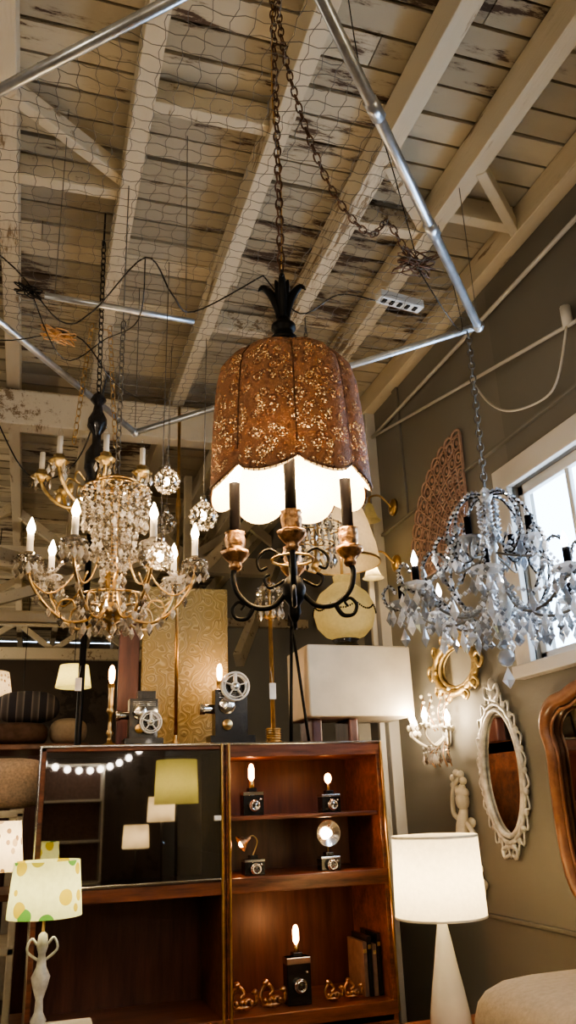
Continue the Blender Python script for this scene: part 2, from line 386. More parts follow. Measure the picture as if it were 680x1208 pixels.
cord("electrical_cord",[(-.5,2.1,3.2),(-.18,2.18,3.10),(.0,2.3,2.98),(.10,2.25,3.0),(.24,2.07,3.10),(.33,2.1,3.0),(.41,2.16,2.99),(.61,2.04,3.08)],.0025)
cord("electrical_cord",[(.61,2.04,3.08),(.75,2.1,3.0),(.87,2.05,3.06),(.99,2.03,3.045)],.0025)
cord("electrical_cord",[(-.25,2.9,3.0),(-.1,3.0,2.75),(.02,3.0,2.72),(.12,2.9,2.8),(.19,2.72,3.05)],.003)
cord("electrical_cord",[(1.05,1.84,3.05),(1.2,1.95,2.98),(1.35,2.1,3.03),(1.40,2.2,3.3),(1.43,2.3,3.66)],.002)
cord("electrical_cord",[(1.05,1.84,3.10),(.92,1.7,3.3),(.80,1.6,3.5),(.70,1.45,3.7)],.002)
cord("electrical_cord",[(-.6,2.6,3.1),(-.2,2.5,3.0),(.05,2.5,3.06),(.2,2.6,2.95),(.35,2.9,3.04)],.0025)
cord("electrical_cord",[(-.1,2.25,3.06),(.02,2.4,2.9),(.16,2.5,3.06),(.24,2.2,2.96),(.24,2.07,3.10)],.002)
def bundle(name,c,mat,R=.05,n=90,flat=.35):
    b=B(name); c=V(c); pts=[]
    for k in range(n):
        a=k*.72; rr=R*(.6+.4*sin(k*1.7)); pts.append(c+V((rr*1.6*cos(a),rr*sin(a*1.07),R*flat*sin(k*.9))))
    b.tube(sm(pts,2),.0026,mat,4); return b.done()
bundle("coiled_cord",(1.06,1.86,3.08),'rust',.05); bundle("coiled_cord",(.0,2.47,3.03),'red',.042,60); bundle("coiled_cord",(-.10,2.25,3.04),'black',.03,40)
b=B("power_strip",.004); R_=Matrix.Rotation(radians(8),3,'Z'); b.box((1.0,2.02,3.05),(1.17,2.06,3.08),'trimw',R_)
for k in range(5): b.box((1.015+k*.03,2.028,3.046),(1.03+k*.03,2.05,3.051),'black',R_,(1.085,2.04,3.06))
b.done()
b=B("wall_conduit")
b.tube([(1.825,1.0,3.52),(1.825,4.0,3.52)],.010,'trimw',8); b.tube([(1.825,1.0,2.92),(1.825,2.11,3.14),(1.825,4.03,3.54)],.008,'trimw',8)
b.tube([(1.82,2.12,3.14),(1.82,2.12,3.22)],.02,'trimw',8)
b.tube(sm([(1.82,2.13,3.14),(1.80,2.2,2.96),(1.81,2.32,2.93),(1.80,2.52,2.98),(1.81,2.68,3.10),(1.82,2.80,3.27)],6),.005,'trimw',6); b.done()
# ------------------------------------------------------------------ main pendant chandelier
C=V((.510,1.55,0))
b=B("lace_shade_pendant_chandelier")
prof=[(.020,2.492),(.050,2.490),(.098,2.485),(.133,2.468),(.155,2.438),(.164,2.40),(.169,2.35),(.173,2.30),(.176,2.24),(.178,2.19),(.180,2.150)]
prof=[(r,2.15+(z-2.15)*.955) for r,z in prof]; DT=-.015
NP=8; ph=radians(12)
def smod(off=0.,low=.034):
    def f(r,z,a,i):
        t=((a+ph)*NP/(2*pi))%1; lobe=abs(sin(pi*t))
        fr=min(1,r/.12); rr=(r-off)*(1-.065*fr*(1-lobe)**1.6)
        zz=z
        if i==len(prof)-1: zz=z-low*(lobe**.6)+.014
        elif i==len(prof)-2: zz=z-low*.4*(lobe**.6)+.006
        return rr,zz
    return f
b.lathe(prof,(C.x,C.y,0),'lace',96,mod=smod())
prof_i=[(r,z-.003) for r,z in prof]
b.lathe(prof_i,(C.x,C.y,0),'liner',96,mod=smod(.004,.038))
for k in range(NP):
    a=2*pi*k/NP-ph
    b.tube([(C.x+cos(a)*r*(1-.062*min(1,r/.12)),C.y+sin(a)*r*(1-.062*min(1,r/.12)),z+.001) for r,z in prof[1:-1]],.0020,'rust',5)
edge=[]
for k in range(96):
    a=2*pi*k/96; rr,zz=smod()(prof[-1][0],prof[-1][1],a,len(prof)-1); edge.append((C.x+rr*cos(a),C.y+rr*sin(a),zz))
b.tube(edge,.003,'lace',5,closed=True)
for q in edge: b.tube([q,(q[0],q[1],q[2]-.008)],.0012,'rust',3)
c0=(C.x,C.y,0); cT=(C.x,C.y,DT)
b.lathe([(0,2.480),(.042,2.488),(.045,2.498),(.032,2.506),(.024,2.512),(.022,2.530),(.030,2.535),(.032,2.545),(.024,2.552),(.023,2.565),(.029,2.570),(.029,2.58),(.020,2.586),(.016,2.60),(0,2.61)],cT,'black',16)
def fleaf(a,pts,rad):
    d=V((cos(a),sin(a),0))
    P=sm([(C.x+d.x*r,C.y+d.y*r,z+DT) for r,z in pts],5); L=len(P)
    b.tube(P,[max(.0012,rad*sin(pi*min(1,.14+.86*i/(L-1)))**.8) for i in range(L)],'black',8)
for k in range(4): fleaf(k*pi/2-.30,[(.008,2.575),(.010,2.62),(.024,2.664),(.045,2.690),(.058,2.680)],.0105)
for k in range(4): fleaf(k*pi/2+.48,[(.006,2.59),(.008,2.64),(.016,2.685),(.022,2.70)],.009)
fleaf(0,[(0,2.59),(.002,2.65),(0,2.72)],.015)
b.tube([(C.x,C.y,2.59),(C.x,C.y,2.725)],.004,'black',6)
b.chain([(C.x,C.y,2.715),(C.x+.006,C.y,3.70)],.034,.019,.0026,'rust')
b.tube([(C.x+.006,C.y,3.68),(C.x+.006,C.y,3.80)],.004,'rust',6)
b.tube(sm([(C.x,C.y,2.72),(C.x+.01,C.y+.006,3.0),(C.x-.006,C.y,3.3),(C.x+.01,C.y,3.7)],6),.0022,'brass',4)
b.chain(sm([(.53,1.55,3.72),(.547,1.56,3.47),(.62,1.6,3.23),(.73,1.68,3.10),(.857,1.75,3.06),(.93,1.78,3.15),(.99,1.81,3.10),(1.05,1.84,3.07)],8),.030,.017,.0024,'rust')
b.lathe([(0,2.47),(.006,2.47),(.006,2.03),(.012,2.02),(.016,2.0),(.010,1.98),(.009,1.95),(.02,1.94),(.026,1.92),(.022,1.90),(.012,1.885),(.014,1.87),(.008,1.855),(0,1.845)],c0,'black',12)
b.tube([(C.x+.045*cos(t*pi/6),C.y+.045*sin(t*pi/6),1.985) for t in range(12)],.003,'gold',5,closed=True)
lamps=[]
for k in range(4):
    a=radians(-18+90*k); d=V((cos(a),sin(a),0)); P=lambda r,z:(C.x+d.x*r,C.y+d.y*r,z)
    b.tube(sm([P(.015,1.915),P(.045,1.885),(P(.085,1.885)),P(.118,1.915),P(.128,1.955),P(.120,1.975)],6),.0060,'black',7)
    b.tube(sm([P(.085,1.885),P(.10,1.862),P(.122,1.863),P(.130,1.882),P(.118,1.897),P(.106,1.890),P(.112,1.880)],5),[.0055-.0001*i for i in range(31)],'black',6)
    b.tube(sm([P(.02,1.99),P(.05,2.01),P(.075,1.99),P(.07,1.965),P(.055,1.97)],5),.0035,'black',6)
    b.tube(sm([P(.02,1.94),P(.05,1.925),P(.062,1.945),P(.05,1.955)],5),.0035,'black',6)
    cc=P(.122,0); lamps.append(cc)
    b.lathe([(0,1.965),(.010,1.967),(.014,1.975),(.012,1.982),(.020,1.990),(.028,2.000),(.030,2.006),(.024,2.010),(.016,2.012),(.020,2.02),(.022,2.035),(.019,2.045),(.022,2.05),(.013,2.052),(0,2.052)],cc,'copper',16,mod=lambda r,z,a_,i:(r*(1+.07*cos(8*a_)),z))
    b.lathe([(.012,2.045),(.0125,2.165),(.0,2.168)],cc,'sleeveb',14)
    b.lathe([(0,2.165),(.010,2.17),(.017,2.195),(.019,2.212),(.014,2.235),(.0,2.25)],cc,'bulb',12)
ob=b.done()
for cc in lamps: pl(ob,(cc[0],cc[1],2.21),3.4,(1,.72,.42),.012)
b=B("paper_price_tag"); b.box((1.00,3.44,1.93),(1.03,3.442,2.0),'paper'); b.tube([(1.015,3.441,2.0),(1.02,3.49,2.08)],.001,'paper',3); b.done()
b=B("paper_price_tag"); b.box((.185,3.87,2.02),(.215,3.872,2.08),'paper'); b.tube([(.2,3.871,2.08),(.208,3.897,2.14)],.001,'paper',3); b.done()
# ------------------------------------------------------------------ crystal chandelier (left)
def cascade(b,c,r,z,n,L,mat,jit=0,br=.006,r2=None):
    r2=r if r2 is None else r2
    for k in range(n):
        a=2*pi*k/n+jit; l=L*random.uniform(.85,1.1); zz=0
        def q(zz): t=zz/L; rr=r+(r2-r)*t; return V((c.x+rr*cos(a),c.y+rr*sin(a),z-zz))
        while zz<l-.02: b.bead(q(zz),br,mat); zz+=br*2
        b.gem(q(l-.02),br*1.5,.03,mat)
C=V((.21,2.40,0))
b=B("crystal_chandelier")
b.chain([(C.x,C.y,2.50),(C.x,C.y,3.07)],.032,.018,.0025,'wire'); b.tube([(C.x,C.y,3.05),(C.x,C.y,3.8)],.002,'wire',4)
b.lathe([(0,2.51),(.012,2.50),(.02,2.48),(.010,2.46),(.010,2.20),(.03,2.17),(.02,2.13),(.028,2.09),(.045,2.06),(.03,2.03),(.012,2.02),(.018,2.005),(0,1.985)],(C.x,C.y,0),'brass',14)
for r,z in ((.105,2.445),(.07,2.47),(.10,2.10)):
    b.tube([(C.x+r*cos(t*pi/14),C.y+r*sin(t*pi/14),z) for t in range(28)],.004,'brass',5,closed=True)
for k in range(6):
    a=k*pi/3; b.tube([(C.x,C.y,2.46),(C.x+.105*cos(a),C.y+.105*sin(a),2.445)],.003,'brass',5)
cascade(b,C,.107,2.44,26,.12,'cryw',0,.0065,.095); cascade(b,C,.092,2.44,18,.20,'cryw',.1,.0065,.06); cascade(b,C,.06,2.44,14,.29,'cryw',.2,.0065,.035); cascade(b,C,.03,2.44,7,.33,'cryw')
cascade(b,C,.10,2.10,24,.06,'cryw'); cascade(b,C,.05,2.06,12,.07,'cryw')
cups=[]
for k in range(7):
    a=2*pi*k/7+radians(-18); d=V((cos(a),sin(a),0)); P=lambda r,z:V((C.x+d.x*r,C.y+d.y*r,z))
    b.tube(sm([P(.03,2.08),P(.07,2.03),P(.13,2.02),P(.19,2.06),P(.235,2.12),P(.25,2.17),P(.25,2.195)],6),.005,'brass',7)
    b.tube(sm([P(.13,2.02),P(.16,2.045),P(.15,2.08),P(.12,2.085),P(.11,2.065)],5),.0035,'brass',5)
    b.tube(sm([P(.10,2.20),P(.14,2.13),P(.19,2.10),P(.235,2.13)],5),.003,'brass',5)
    cc=P(.25,0); cups.append(cc)
    b.lathe([(.004,2.185),(.012,2.19),(.034,2.198),(.038,2.206),(.014,2.205),(.014,2.22),(.0,2.222)],cc,'cryw',14)
    b.lathe([(.010,2.215),(.010,2.275),(0,2.277)],cc,'sleeve',10)
    flame(b,(cc.x,cc.y,2.275),'bulb',.055,.013)
    for j in range(12):
        q=cc+V((.037*cos(j*pi/6),.037*sin(j*pi/6),2.198)); b.bead(q,.006,'cryw'); b.bead(q-V((0,0,.011)),.006,'cryw'); b.gem(q-V((0,0,.015)),.010,.040,'cryw')
    for j in range(5): q=P(.08+.035*j,2.03+.010*j*j*.5); b.gem(q-V((0,0,.004)),.010,.045,'cryw')
    a2=a+2*pi/7; q2=V((C.x+.25*cos(a2),C.y+.25*sin(a2),0))
    pts=[cc.lerp(q2,t/10)+V((0,0,2.19-.06*sin(pi*t/10))) for t in range(11)]; b.beads(pts,.006,'cryw')
    pts=[cc.lerp(V((C.x+.09*cos(a),C.y+.09*sin(a),0)),t/10)+V((0,0,2.19+(.08*(t/10))-.05*sin(pi*t/10))) for t in range(11)]; b.beads(pts,.006,'cryw')
ob=b.done()
for cc in cups: pl(ob,(cc.x,cc.y,2.298),1.4,WARM,.007)
# ------------------------------------------------------------------ black and gold chandelier behind
C=V((.16,2.74,0)); b=B("candle_arm_chandelier")
b.lathe([(0,2.98),(.02,2.96),(.03,2.94),(.014,2.92),(.02,2.89),(.035,2.86),(.036,2.83),(.016,2.80),(.016,2.76),(.038,2.72),(.040,2.66),(.022,2.62),(.030,2.58),(.046,2.54),(.03,2.49),(.012,2.45),(0,2.43)],(C.x,C.y,0),'blackplastic',16)
b.chain([(C.x,C.y,2.97),(C.x-.01,C.y,3.66)],.034,.02,.0027,'black'); b.tube([(C.x-.01,C.y,3.64),(C.x-.01,C.y,3.8)],.004,'black',5)
b.chain([(C.x-.08,C.y,2.75),(C.x-.04,C.y,3.25)],.034,.02,.0022,'brass'); b.chain([(C.x+.07,C.y,2.75),(C.x+.03,C.y,3.25)],.034,.02,.0022,'brass'); b.tube([(C.x-.04,C.y,3.25),(C.x+.03,C.y,3.25)],.003,'brass',5)
for k in range(7):
    a=2*pi*k/7+.35; d=V((cos(a),sin(a),0)); P=lambda r,z:V((C.x+d.x*r,C.y+d.y*r,z))
    b.tube(sm([P(.03,2.56),P(.07,2.51),P(.12,2.52),P(.17,2.57),P(.185,2.61)],6),.0065,'gold',7)
    b.tube(sm([P(.05,2.60),P(.09,2.62),P(.10,2.585),P(.075,2.58)],5),.004,'gold',5)
    cc=P(.185,0); b.lathe([(0,2.60),(.018,2.605),(.034,2.62),(.030,2.627),(.016,2.63),(.018,2.645),(0,2.647)],cc,'gold',12,mod=lambda r,z,a_,i:(r*(1+.1*cos(6*a_)),z))
    b.lathe([(.010,2.645),(.010,2.715),(0,2.717)],cc,'sleeve',10); flame(b,(cc.x,cc.y,2.717),'glass',.04,.008)
    b.ell(P(.12,2.545),(.012,.012,.02),'gold',6,5)
    for j in range(6): q=cc+V((.032*cos(j*pi/3),.032*sin(j*pi/3),2.612)); b.gem(q,.008,.04,'cryw')
b.done()
# ------------------------------------------------------------------ glass globes
for (x,y,z,r,lit) in [(.385,2.50,2.535,.044,1),(.495,2.42,2.39,.047,1),(.298,2.03,2.125,.037,1),(.47,3.05,2.58,.040,0)]:
    b=B("glass_globe_pendant")
    b.ell((x,y,z),r,'globe',14,10)
    for i in range(7):
        for k in range(10):
            th=-1.2+i*.4; a=2*pi*(k+.5*(i%2))/10; b.bead((x+r*.93*cos(th)*cos(a),y+r*.93*cos(th)*sin(a),z+r*.93*sin(th)),r*.15,'cryw')
    if lit: b.ell((x,y,z),(.010,.010,.016),'bulb',8,6)
    b.lathe([(0,.03),(.008,.028),(.012,.012),(.010,-.004),(0,-.004)],(x,y,z+r),'chrome',10)
    b.tube([(x,y,z+r+.02),(x+.01,y,3.065)],.0013,'wire',4)
    ob=b.done()
    if lit: pl(ob,(x,y,z),.9,WARM,.006)
# ------------------------------------------------------------------ right crystal chandelier
C=V((1.325,2.05,-.012)); b=B("beaded_crystal_chandelier")
dz=C.z
b.chain([(C.x,C.y,2.41),(1.385,2.12,3.05)],.034,.02,.0026,'wire')
b.lathe([(0,2.43),(.012,2.42),(.024,2.40),(.012,2.375),(.012,2.30),(.03,2.27),(.014,2.24),(.012,2.12),(.036,2.09),(.044,2.05),(.028,2.01),(.014,1.98),(.02,1.96),(0,1.94)],(C.x,C.y,dz),'silver',12)
b.gem((C.x,C.y,1.93),.02,.03,'cryc'); b.ell((C.x,C.y,1.875),.026,'cryc',7,5); b.gem((C.x,C.y,1.85),.020,.065,'cryc')
C2=V((C.x,C.y,0))
cascade(b,C2,.03,2.36,10,.12,'cryc',0,.007); cascade(b,C2,.05,2.01,10,.09,'cryc',0,.008); cascade(b,C2,.10,2.02,12,.09,'cryc',0,.008); cascade(b,C2,.17,2.0,14,.06,'cryc',0,.008)
for k in range(8):
    a=2*pi*k/8+radians(8); d=V((cos(a),sin(a),0)); P=lambda r,z:V((C.x+d.x*r,C.y+d.y*r,z+dz))
    main=sm([P(.03,2.10),P(.07,2.03),P(.13,2.0),P(.20,2.01),P(.26,2.045),P(.295,2.07)],6)
    b.tube(main,.0042,'wire',6); b.beads([q+V((0,0,.009)) for q in main],.0090,'cryc')
    up=sm([P(.02,2.40),P(.07,2.39),P(.125,2.32),P(.13,2.24),P(.085,2.19),P(.05,2.22),P(.07,2.25)],5)
    b.tube(up,.0035,'black',5); b.beads([q+V((0,0,.004)) for q in up],.0085,'cryc')
    s2=sm([P(.12,2.02),P(.18,2.09),P(.22,2.18),P(.185,2.24),P(.14,2.20),P(.165,2.16)],5)
    b.tube(s2,.0035,'black',5); b.beads([q+d*.004 for q in s2],.0085,'cryc')
    s3=sm([P(.285,2.06),P(.335,2.075),P(.352,2.12),P(.328,2.145),P(.312,2.12)],4); b.tube(s3,.003,'black',5); b.beads([q+d*.003 for q in s3],.0075,'cryc')
    cc=P(.295,0); cc.z=0
    b.lathe([(.004,2.065),(.012,2.07),(.040,2.078),(.044,2.088),(.036,2.084),(.012,2.086),(.014,2.098),(0,2.10)],cc+V((0,0,dz)),'cryc',12,False)
    b.lathe([(.010,2.09),(.010,2.140),(0,2.142)],cc+V((0,0,dz)),'sleeveb',10); flame(b,(cc.x,cc.y,2.141+dz),'bulbc' if k%2==0 else 'glass',.050,.011)
    for j in range(9):
        q=cc+V((.043*cos(j*2*pi/9),.043*sin(j*2*pi/9),2.063)); b.bead(q,.008,'cryc'); b.gem(q-V((0,0,.012)),.011,.048,'cryc')
    q=cc+V((0,0,2.05)); b.beads([q,q-V((0,0,.05))],.008,'cryc'); b.gem(q-V((0,0,.055)),.016,.062,'cryc')
    for j in range(5):
        q=main[6+j*5]-V((0,0,.008)); b.bead(q,.008,'cryc'); b.gem(q-V((0,0,.010)),.012,.058+.012*(j%2),'cryc')
    for (rr,zz) in ((.12,2.22),(.20,2.15),(.13,2.30),(.22,2.20)):
        q=P(rr,zz); b.gem(q,.011,.055,'cryc')
    a2=a+2*pi/8; q2=V((C.x+.295*cos(a2),C.y+.295*sin(a2),0))
    pts=[cc.lerp(q2,t/8)+V((0,0,2.06-.05*sin(pi*t/8))) for t in range(9)]; b.beads(pts,.0075,'cryc'); b.gem(pts[4],.014,.062,'cryc')
    up2=P(.11,2.29); pts=[up2.lerp(cc+V((0,0,2.07)),t/9)-V((0,0,.05*sin(pi*t/9))) for t in range(10)]; b.beads(pts,.0075,'cryc')
for k in range(4):
    a=pi/2*k+.5; cc=V((C.x+.13*cos(a),C.y+.13*sin(a),0))
    b.lathe([(.004,2.205),(.034,2.215),(.036,2.222),(.01,2.222),(0,2.23)],cc,'cryc',10,False); b.lathe([(.010,2.222),(.010,2.285),(0,2.287)],cc,'sleeveb',10)
    flame(b,(cc.x,cc.y,2.286),'glass',.04,.009)
    b.tube(sm([(C.x,C.y,2.2),(cc.x,cc.y,2.16),(cc.x,cc.y,2.21)],5),.004,'wire',5)
    for j in range(7): q=cc+V((.035*cos(j*.9),.035*sin(j*.9),2.212)); b.gem(q,.010,.045,'cryc')
ob=b.done()
for k in (0,2,4,6):
    a=2*pi*k/8+radians(8); pl(ob,(C.x+.295*cos(a),C.y+.295*sin(a),2.150),.9,(1,.90,.80),.007)
# ------------------------------------------------------------------ display cabinet
CX0,CX1,CY0,CY1,CZ=.05,1.49,3.40,3.80,1.74
b=B("display_cabinet",.003)
for x0,x1 in ((CX0,CX0+.02),(.765,.785),(.788,.808),(CX1-.02,CX1)): b.box((x0,CY0,.0),(x1,CY1,CZ),'rose')
b.box((CX0,CY0,CZ-.022),(.785,CY1,CZ),'rose'); b.box((.788,CY0-.004,CZ-.055),(CX1,CY1,CZ),'rose')
b.box((CX0,CY1-.012,0),(CX1,CY1,CZ),'rosedark')
b.box((CX0,CY0-.006,1.165),(.785,CY1,1.215),'rose'); b.box((.788,CY0-.006,1.165),(CX1,CY1,1.222),'rose')
b.box((.808,CY0+.02,1.435),(CX1-.02,CY1-.01,1.452),'rose')
b.box((CX0,CY0-.01,.69),(CX1,CY1,.74),'rose')
for k in range(4): b.box((CX0+.02+k*.36,CY0-.012,.08),(CX0+.37+k*.355,CY0+.005,.67),'rose')
b.box((CX0,CY0,0),(CX1,CY1,.07),'rosedark')
for x in (CX0-.008,.766,.797,CX1-.004): b.box((x,CY0-.014,.70),(x+.010,CY0+.004,CZ+.002),'chrome' if x<.1 else 'brass')
b.box((CX0,CY0-.012,CZ-.006),(CX1,CY0,CZ+.004),'chrome')
b.add([(CX0+.02,CY0-.010,1.225),(.763,CY0-.010,1.225),(.763,CY0-.010,CZ-.025),(CX0+.02,CY0-.010,CZ-.025)],[(0,1,2,3)],'smoked',False)
b.box((CX0+.01,CY0-.014,1.218),(.765,CY0-.002,1.228),'chrome')
b.box((.735,CY0-.022,1.44),(.765,CY0-.012,1.46),'paper')
b.done()
def camlamp(x,z,w=.09,h=.075,y=3.50,bulb='tube',name="vintage_camera_lamp",power=1.2):
    b=B(name,.003)
    b.box((x-w/2,y-.03,z+.001),(x+w/2,y+.03,z+h),'blackplastic'); b.box((x-w/2-.001,y-.031,z+h*.85),(x+w/2+.001,y+.031,z+h),'chrome')
    b.box((x-w*.2,y-.02,z+h),(x+w*.2,y+.02,z+h+.016),'blackplastic')
    ry=Matrix.Rotation(radians(90),3,'X')
    b.lathe([(.0,.0),(w*.27,.0),(w*.27,.022),(w*.22,.024),(w*.22,.034),(w*.16,.034),(w*.14,.028),(0,.028)],(x,y-.03,z+h*.42),'chrome',18,rot=ry)
    b.lathe([(w*.14,.029),(0,.032)],(x,y-.03,z+h*.42),'smoked',14,rot=ry)
    b.ell((x+w*.33,y-.033,z+h*.68),.006,'chrome',8,5)
    zt=z+h+.016
    if bulb=='tube':
        b.lathe([(0,0),(.012,0),(.012,.025),(.008,.03),(0,.03)],(x,y,zt),'brass',12)
        b.lathe([(.006,.03),(.013,.04),(.013,.08),(.008,.095),(0,.10)],(x,y,zt),'bulbo',12); lp=(x,y,zt+.062)
    elif bulb=='disc':
        b.tube([(x,y,zt),(x,y,zt+.03)],.004,'brass',6)
        b.lathe([(.0,-.008),(.03,-.004),(.055,.012),(.053,.014),(.03,.002),(0,-.002)],(x,y-.005,zt+.075),'chrome',24,rot=ry)
        b.lathe([(0,.0),(.012,.006),(.014,.018),(0,.03)],(x,y-.005,zt+.075),'bulb',12,rot=ry); lp=(x,y-.022,zt+.075)
    elif bulb=='arm':
        b.tube(sm([(x,y,zt),(x+.02,y,zt+.05),(x,y-.01,zt+.075),(x-.02,y-.01,zt+.07)],5),.003,'brass',6)
        r2=Matrix.Rotation(radians(-120),3,'Y')
        b.lathe([(.006,-.02),(.012,0),(.035,.03),(.034,.031),(.011,.003)],(x-.03,y-.01,zt+.06),'copper',18,rot=r2)
        b.ell((x-.05,y-.01,zt+.045),.013,'bulbo',10,7); lp=(x-.05,y-.01,zt+.045)
    else:
        b.tube([(x,y,zt),(x,y,zt+.03)],.006,'brass',6); b.ell((x,y,zt+.05),(.016,.016,.022),'bulbo',10,7); lp=(x,y,zt+.05)
    ob=b.done(); pl(ob,lp,power,AMB,.008); return ob
camlamp(.925,1.452,.09,.095,power=1.0); camlamp(1.275,1.452,.085,.075,bulb='small',power=.25)
camlamp(.925,1.222,.085,.06,bulb='arm',power=.6); camlamp(1.26,1.222,.085,.055,bulb='disc',power=.9)
camlamp(1.10,.74,.10,.17,bulb='tube',power=1.3,name="bellows_camera_lamp")
def figure(name,x,z,s,mat,y=3.47):
    b=B(name)
    b.ell((x,y,z+.013*s),(.04*s,.02*s,.012*s),mat)
    b.tube(sm([(x-.03*s,y,z+.01*s),(x-.045*s,y,z+.05*s),(x-.02*s,y,z+.085*s),(x+.005*s,y,z+.06*s),(x-.01*s,y,z+.045*s)],6),.008*s,mat,7)
    b.tube(sm([(x-.02*s,y,z+.02*s),(x+.02*s,y,z+.035*s),(x+.05*s,y,z+.02*s),(x+.055*s,y,z+.055*s),(x+.035*s,y,z+.06*s)],6),[.012*s-.0003*i*s for i in range(25)],mat,7)
    b.ell((x-.024*s,y,z+.09*s),(.015*s,.013*s,.013*s),mat,8,6); b.ell((x+.05*s,y,z+.06*s),(.012*s,.011*s,.012*s),mat,8,6)
    for k in range(4): b.ell((x+(-.03+.02*k)*s,y-.012*s,z+.03*s),(.009*s,.009*s,.011*s),mat,6,5)
    b.done()
figure("bronze_scroll_figurine",.865,.744,1.0,'copper'); figure("bronze_scroll_figurine",.982,.744,1.0,'copper')
figure("bronze_scroll_figurine",1.24,.744,.75,'copper'); figure("bronze_scroll_figurine",1.325,.744,.75,'copper')
b=B("leather_bound_books",.002)
for k,(w,h) in enumerate([(.028,.20),(.03,.22),(.025,.19),(.03,.23)]):
    b.box((1.385+k*.021,3.48,.741),(1.385+k*.021+.018,3.66,.741+h),'blackplastic' if k%2 else 'brownf'); b.box((1.387+k*.021,3.477,.76+h*.7),(1.401+k*.021,3.481,.765+h*.75),'gold')
b.done()
# ------------------------------------------------------------------ on top of the cabinet
def projector(x,y,z,s,reelpos,rs):
    b=B("film_projector",.003)
    b.box((x-.085*s,y-.05,z+.001),(x+.085*s,y+.05,z+.03*s),'blackplastic'); b.box((x-.065*s,y-.035,z+.03*s),(x+.06*s,y+.035,z+.20*s),'blackplastic')
    b.box((x-.03*s,y-.030,z+.20*s),(x+.05*s,y+.03,z+.235*s),'blackplastic')
    ry=Matrix.Rotation(radians(90),3,'X'); rx=Matrix.Rotation(radians(-90),3,'Y')
    b.lathe([(0,0),(.018*s,0),(.018*s,.05*s),(.022*s,.05*s),(.022*s,.07*s),(0,.07*s)],(x-.05*s,y,z+.13*s),'chrome',14,rot=rx)
    b.lathe([(0,0),(.03*s,0),(.032*s,.01),(.02*s,.014),(0,.014)],(x-.02*s,y-.035,z+.14*s),'chrome',16,rot=ry)
    b.lathe([(0,0),(.02*s,0),(.02*s,.01),(0,.012)],(x-.02*s,y-.035,z+.07*s),'brass',14,rot=ry)
    for k in range(3): b.box((x-.05*s,y-.037,z+(.170+.008*k)*s),(x+.05*s,y+.037,z+(.172+.008*k)*s),'chrome')
    b.tube(sm([(x,y,z+.20*s),(x+.02*s,y-.02,z+.22*s),(reelpos[0],y-.03,reelpos[1])],5),.007,'black',6)
    R=rs; cx,cz=reelpos
    for yy in (y-.066,y-.050):
        for rr in (R,R*.80,R*.28): b.tube([(cx+rr*cos(t*pi/12),yy,cz+rr*sin(t*pi/12)) for t in range(24)],R*.05 if rr<R else R*.08,'white',6,closed=True)
        for k in range(5): a=k*2*pi/5+.3; b.bar((cx+R*.2*cos(a),yy,cz+R*.2*sin(a)),(cx+R*.98*cos(a),yy,cz+R*.98*sin(a)),R*.22,.004,'white')
    b.tube([(cx,y-.07,cz),(cx,y-.02,cz)],.01*s,'chrome',8)
    return b.done()
projector(.455,3.50,CZ+.004,.95,(.480,1.835),.044); projector(.835,3.50,CZ+.004,1.15,(.845,1.985),.060)
def bulblamp(x,y,z,h):
    b=B("brass_candlestick_bulb_lamp")
    b.lathe([(0,0),(.035,0),(.035,.008),(.012,.018),(.008,.04),(.016,.055),(.008,.07),(.008,h*.5),(.018,h*.56),(.01,h*.62),(.012,h*.9),(.015,h),(0,h)],(x,y,z),'brass',14)
    b.lathe([(.006,h),(.013,h+.02),(.014,h+.055),(.008,h+.075),(0,h+.08)],(x,y,z),'bulbo',12)
    ob=b.done(); pl(ob,(x,y,z+h+.04),1.3,(1,.58,.28),.009)
bulblamp(.32,3.52,CZ+.003,.26)
bulblamp(.815,3.62,CZ+.003,.29)
b=B("brocade_panel",.006); b.box((.475,3.74,CZ+.001),(.885,3.775,2.50),'brocade'); b.done()
b=B("brown_leaning_panel",.004); b.box((.37,3.76,CZ+.001),(.465,3.79,2.32),'rosedark'); b.done()
b=B("brass_tension_pole"); b.tube([(.612,3.60,CZ+.004),(.612,3.60,3.40)],.008,'brass',10); b.lathe([(0,0),(.02,0),(.02,.01),(.012,.03),(.009,.05)],(.612,3.60,CZ+.004),'brass',12)
b.lathe([(0,.12),(.011,.10),(.015,.05),(.011,0)],(.612,3.60,2.8),'brass',12); b.done()
b=B("black_tension_pole"); b.tube([(.20,3.92,0.0),(.225,3.92,3.40)],.016,'black',10); b.lathe([(0,0),(.06,0),(.06,.012),(.02,.03)],(.2,3.92,0.0),'black',16); b.done()
b=B("brass_lamp_stem")
b.lathe([(0,0),(.05,0),(.05,.006),(.032,.010),(.010,.014),(.010,.62),(.0,.63)],(1.03,3.50,CZ+.003),'brass',16)
for k in range(6): b.lathe([(.030,0),(.036,.004),(.030,.008)],(1.03,3.50,CZ+.012+k*.010),'brass',18)
b.lathe([(.01,0),(.03,.01),(.025,.03),(.01,.04)],(1.03,3.50,CZ+.56),'brass',16); 
for k in range(12):
    a=k*pi/6; q=V((1.03+.06*cos(a),3.5+.06*sin(a),CZ+.70)); b.beads([(1.03,3.5,CZ+.74),q],.008,'cryw'); b.beads([q,q-V((0,0,.09))],.008,'cryw'); b.gem(q-V((0,0,.09)),.012,.05,'cryw')
b.tube([(1.03,3.5,CZ+.6),(1.03,3.5,CZ+.76)],.006,'brass',6)
b.done()
b=B("crystal_rod_chandelier"); C=V((1.15,3.15,-.10))
b.chain([(C.x,C.y,2.76),(C.x,C.y,3.66)],.032,.018,.0025,'wire'); b.tube([(C.x,C.y,3.64),(C.x,C.y,3.8)],.003,'wire',5)
b.lathe([(0,2.87),(.03,2.86),(.012,2.83),(.012,2.60),(.03,2.56),(0,2.53)],(C.x,C.y,C.z),'brass',12)
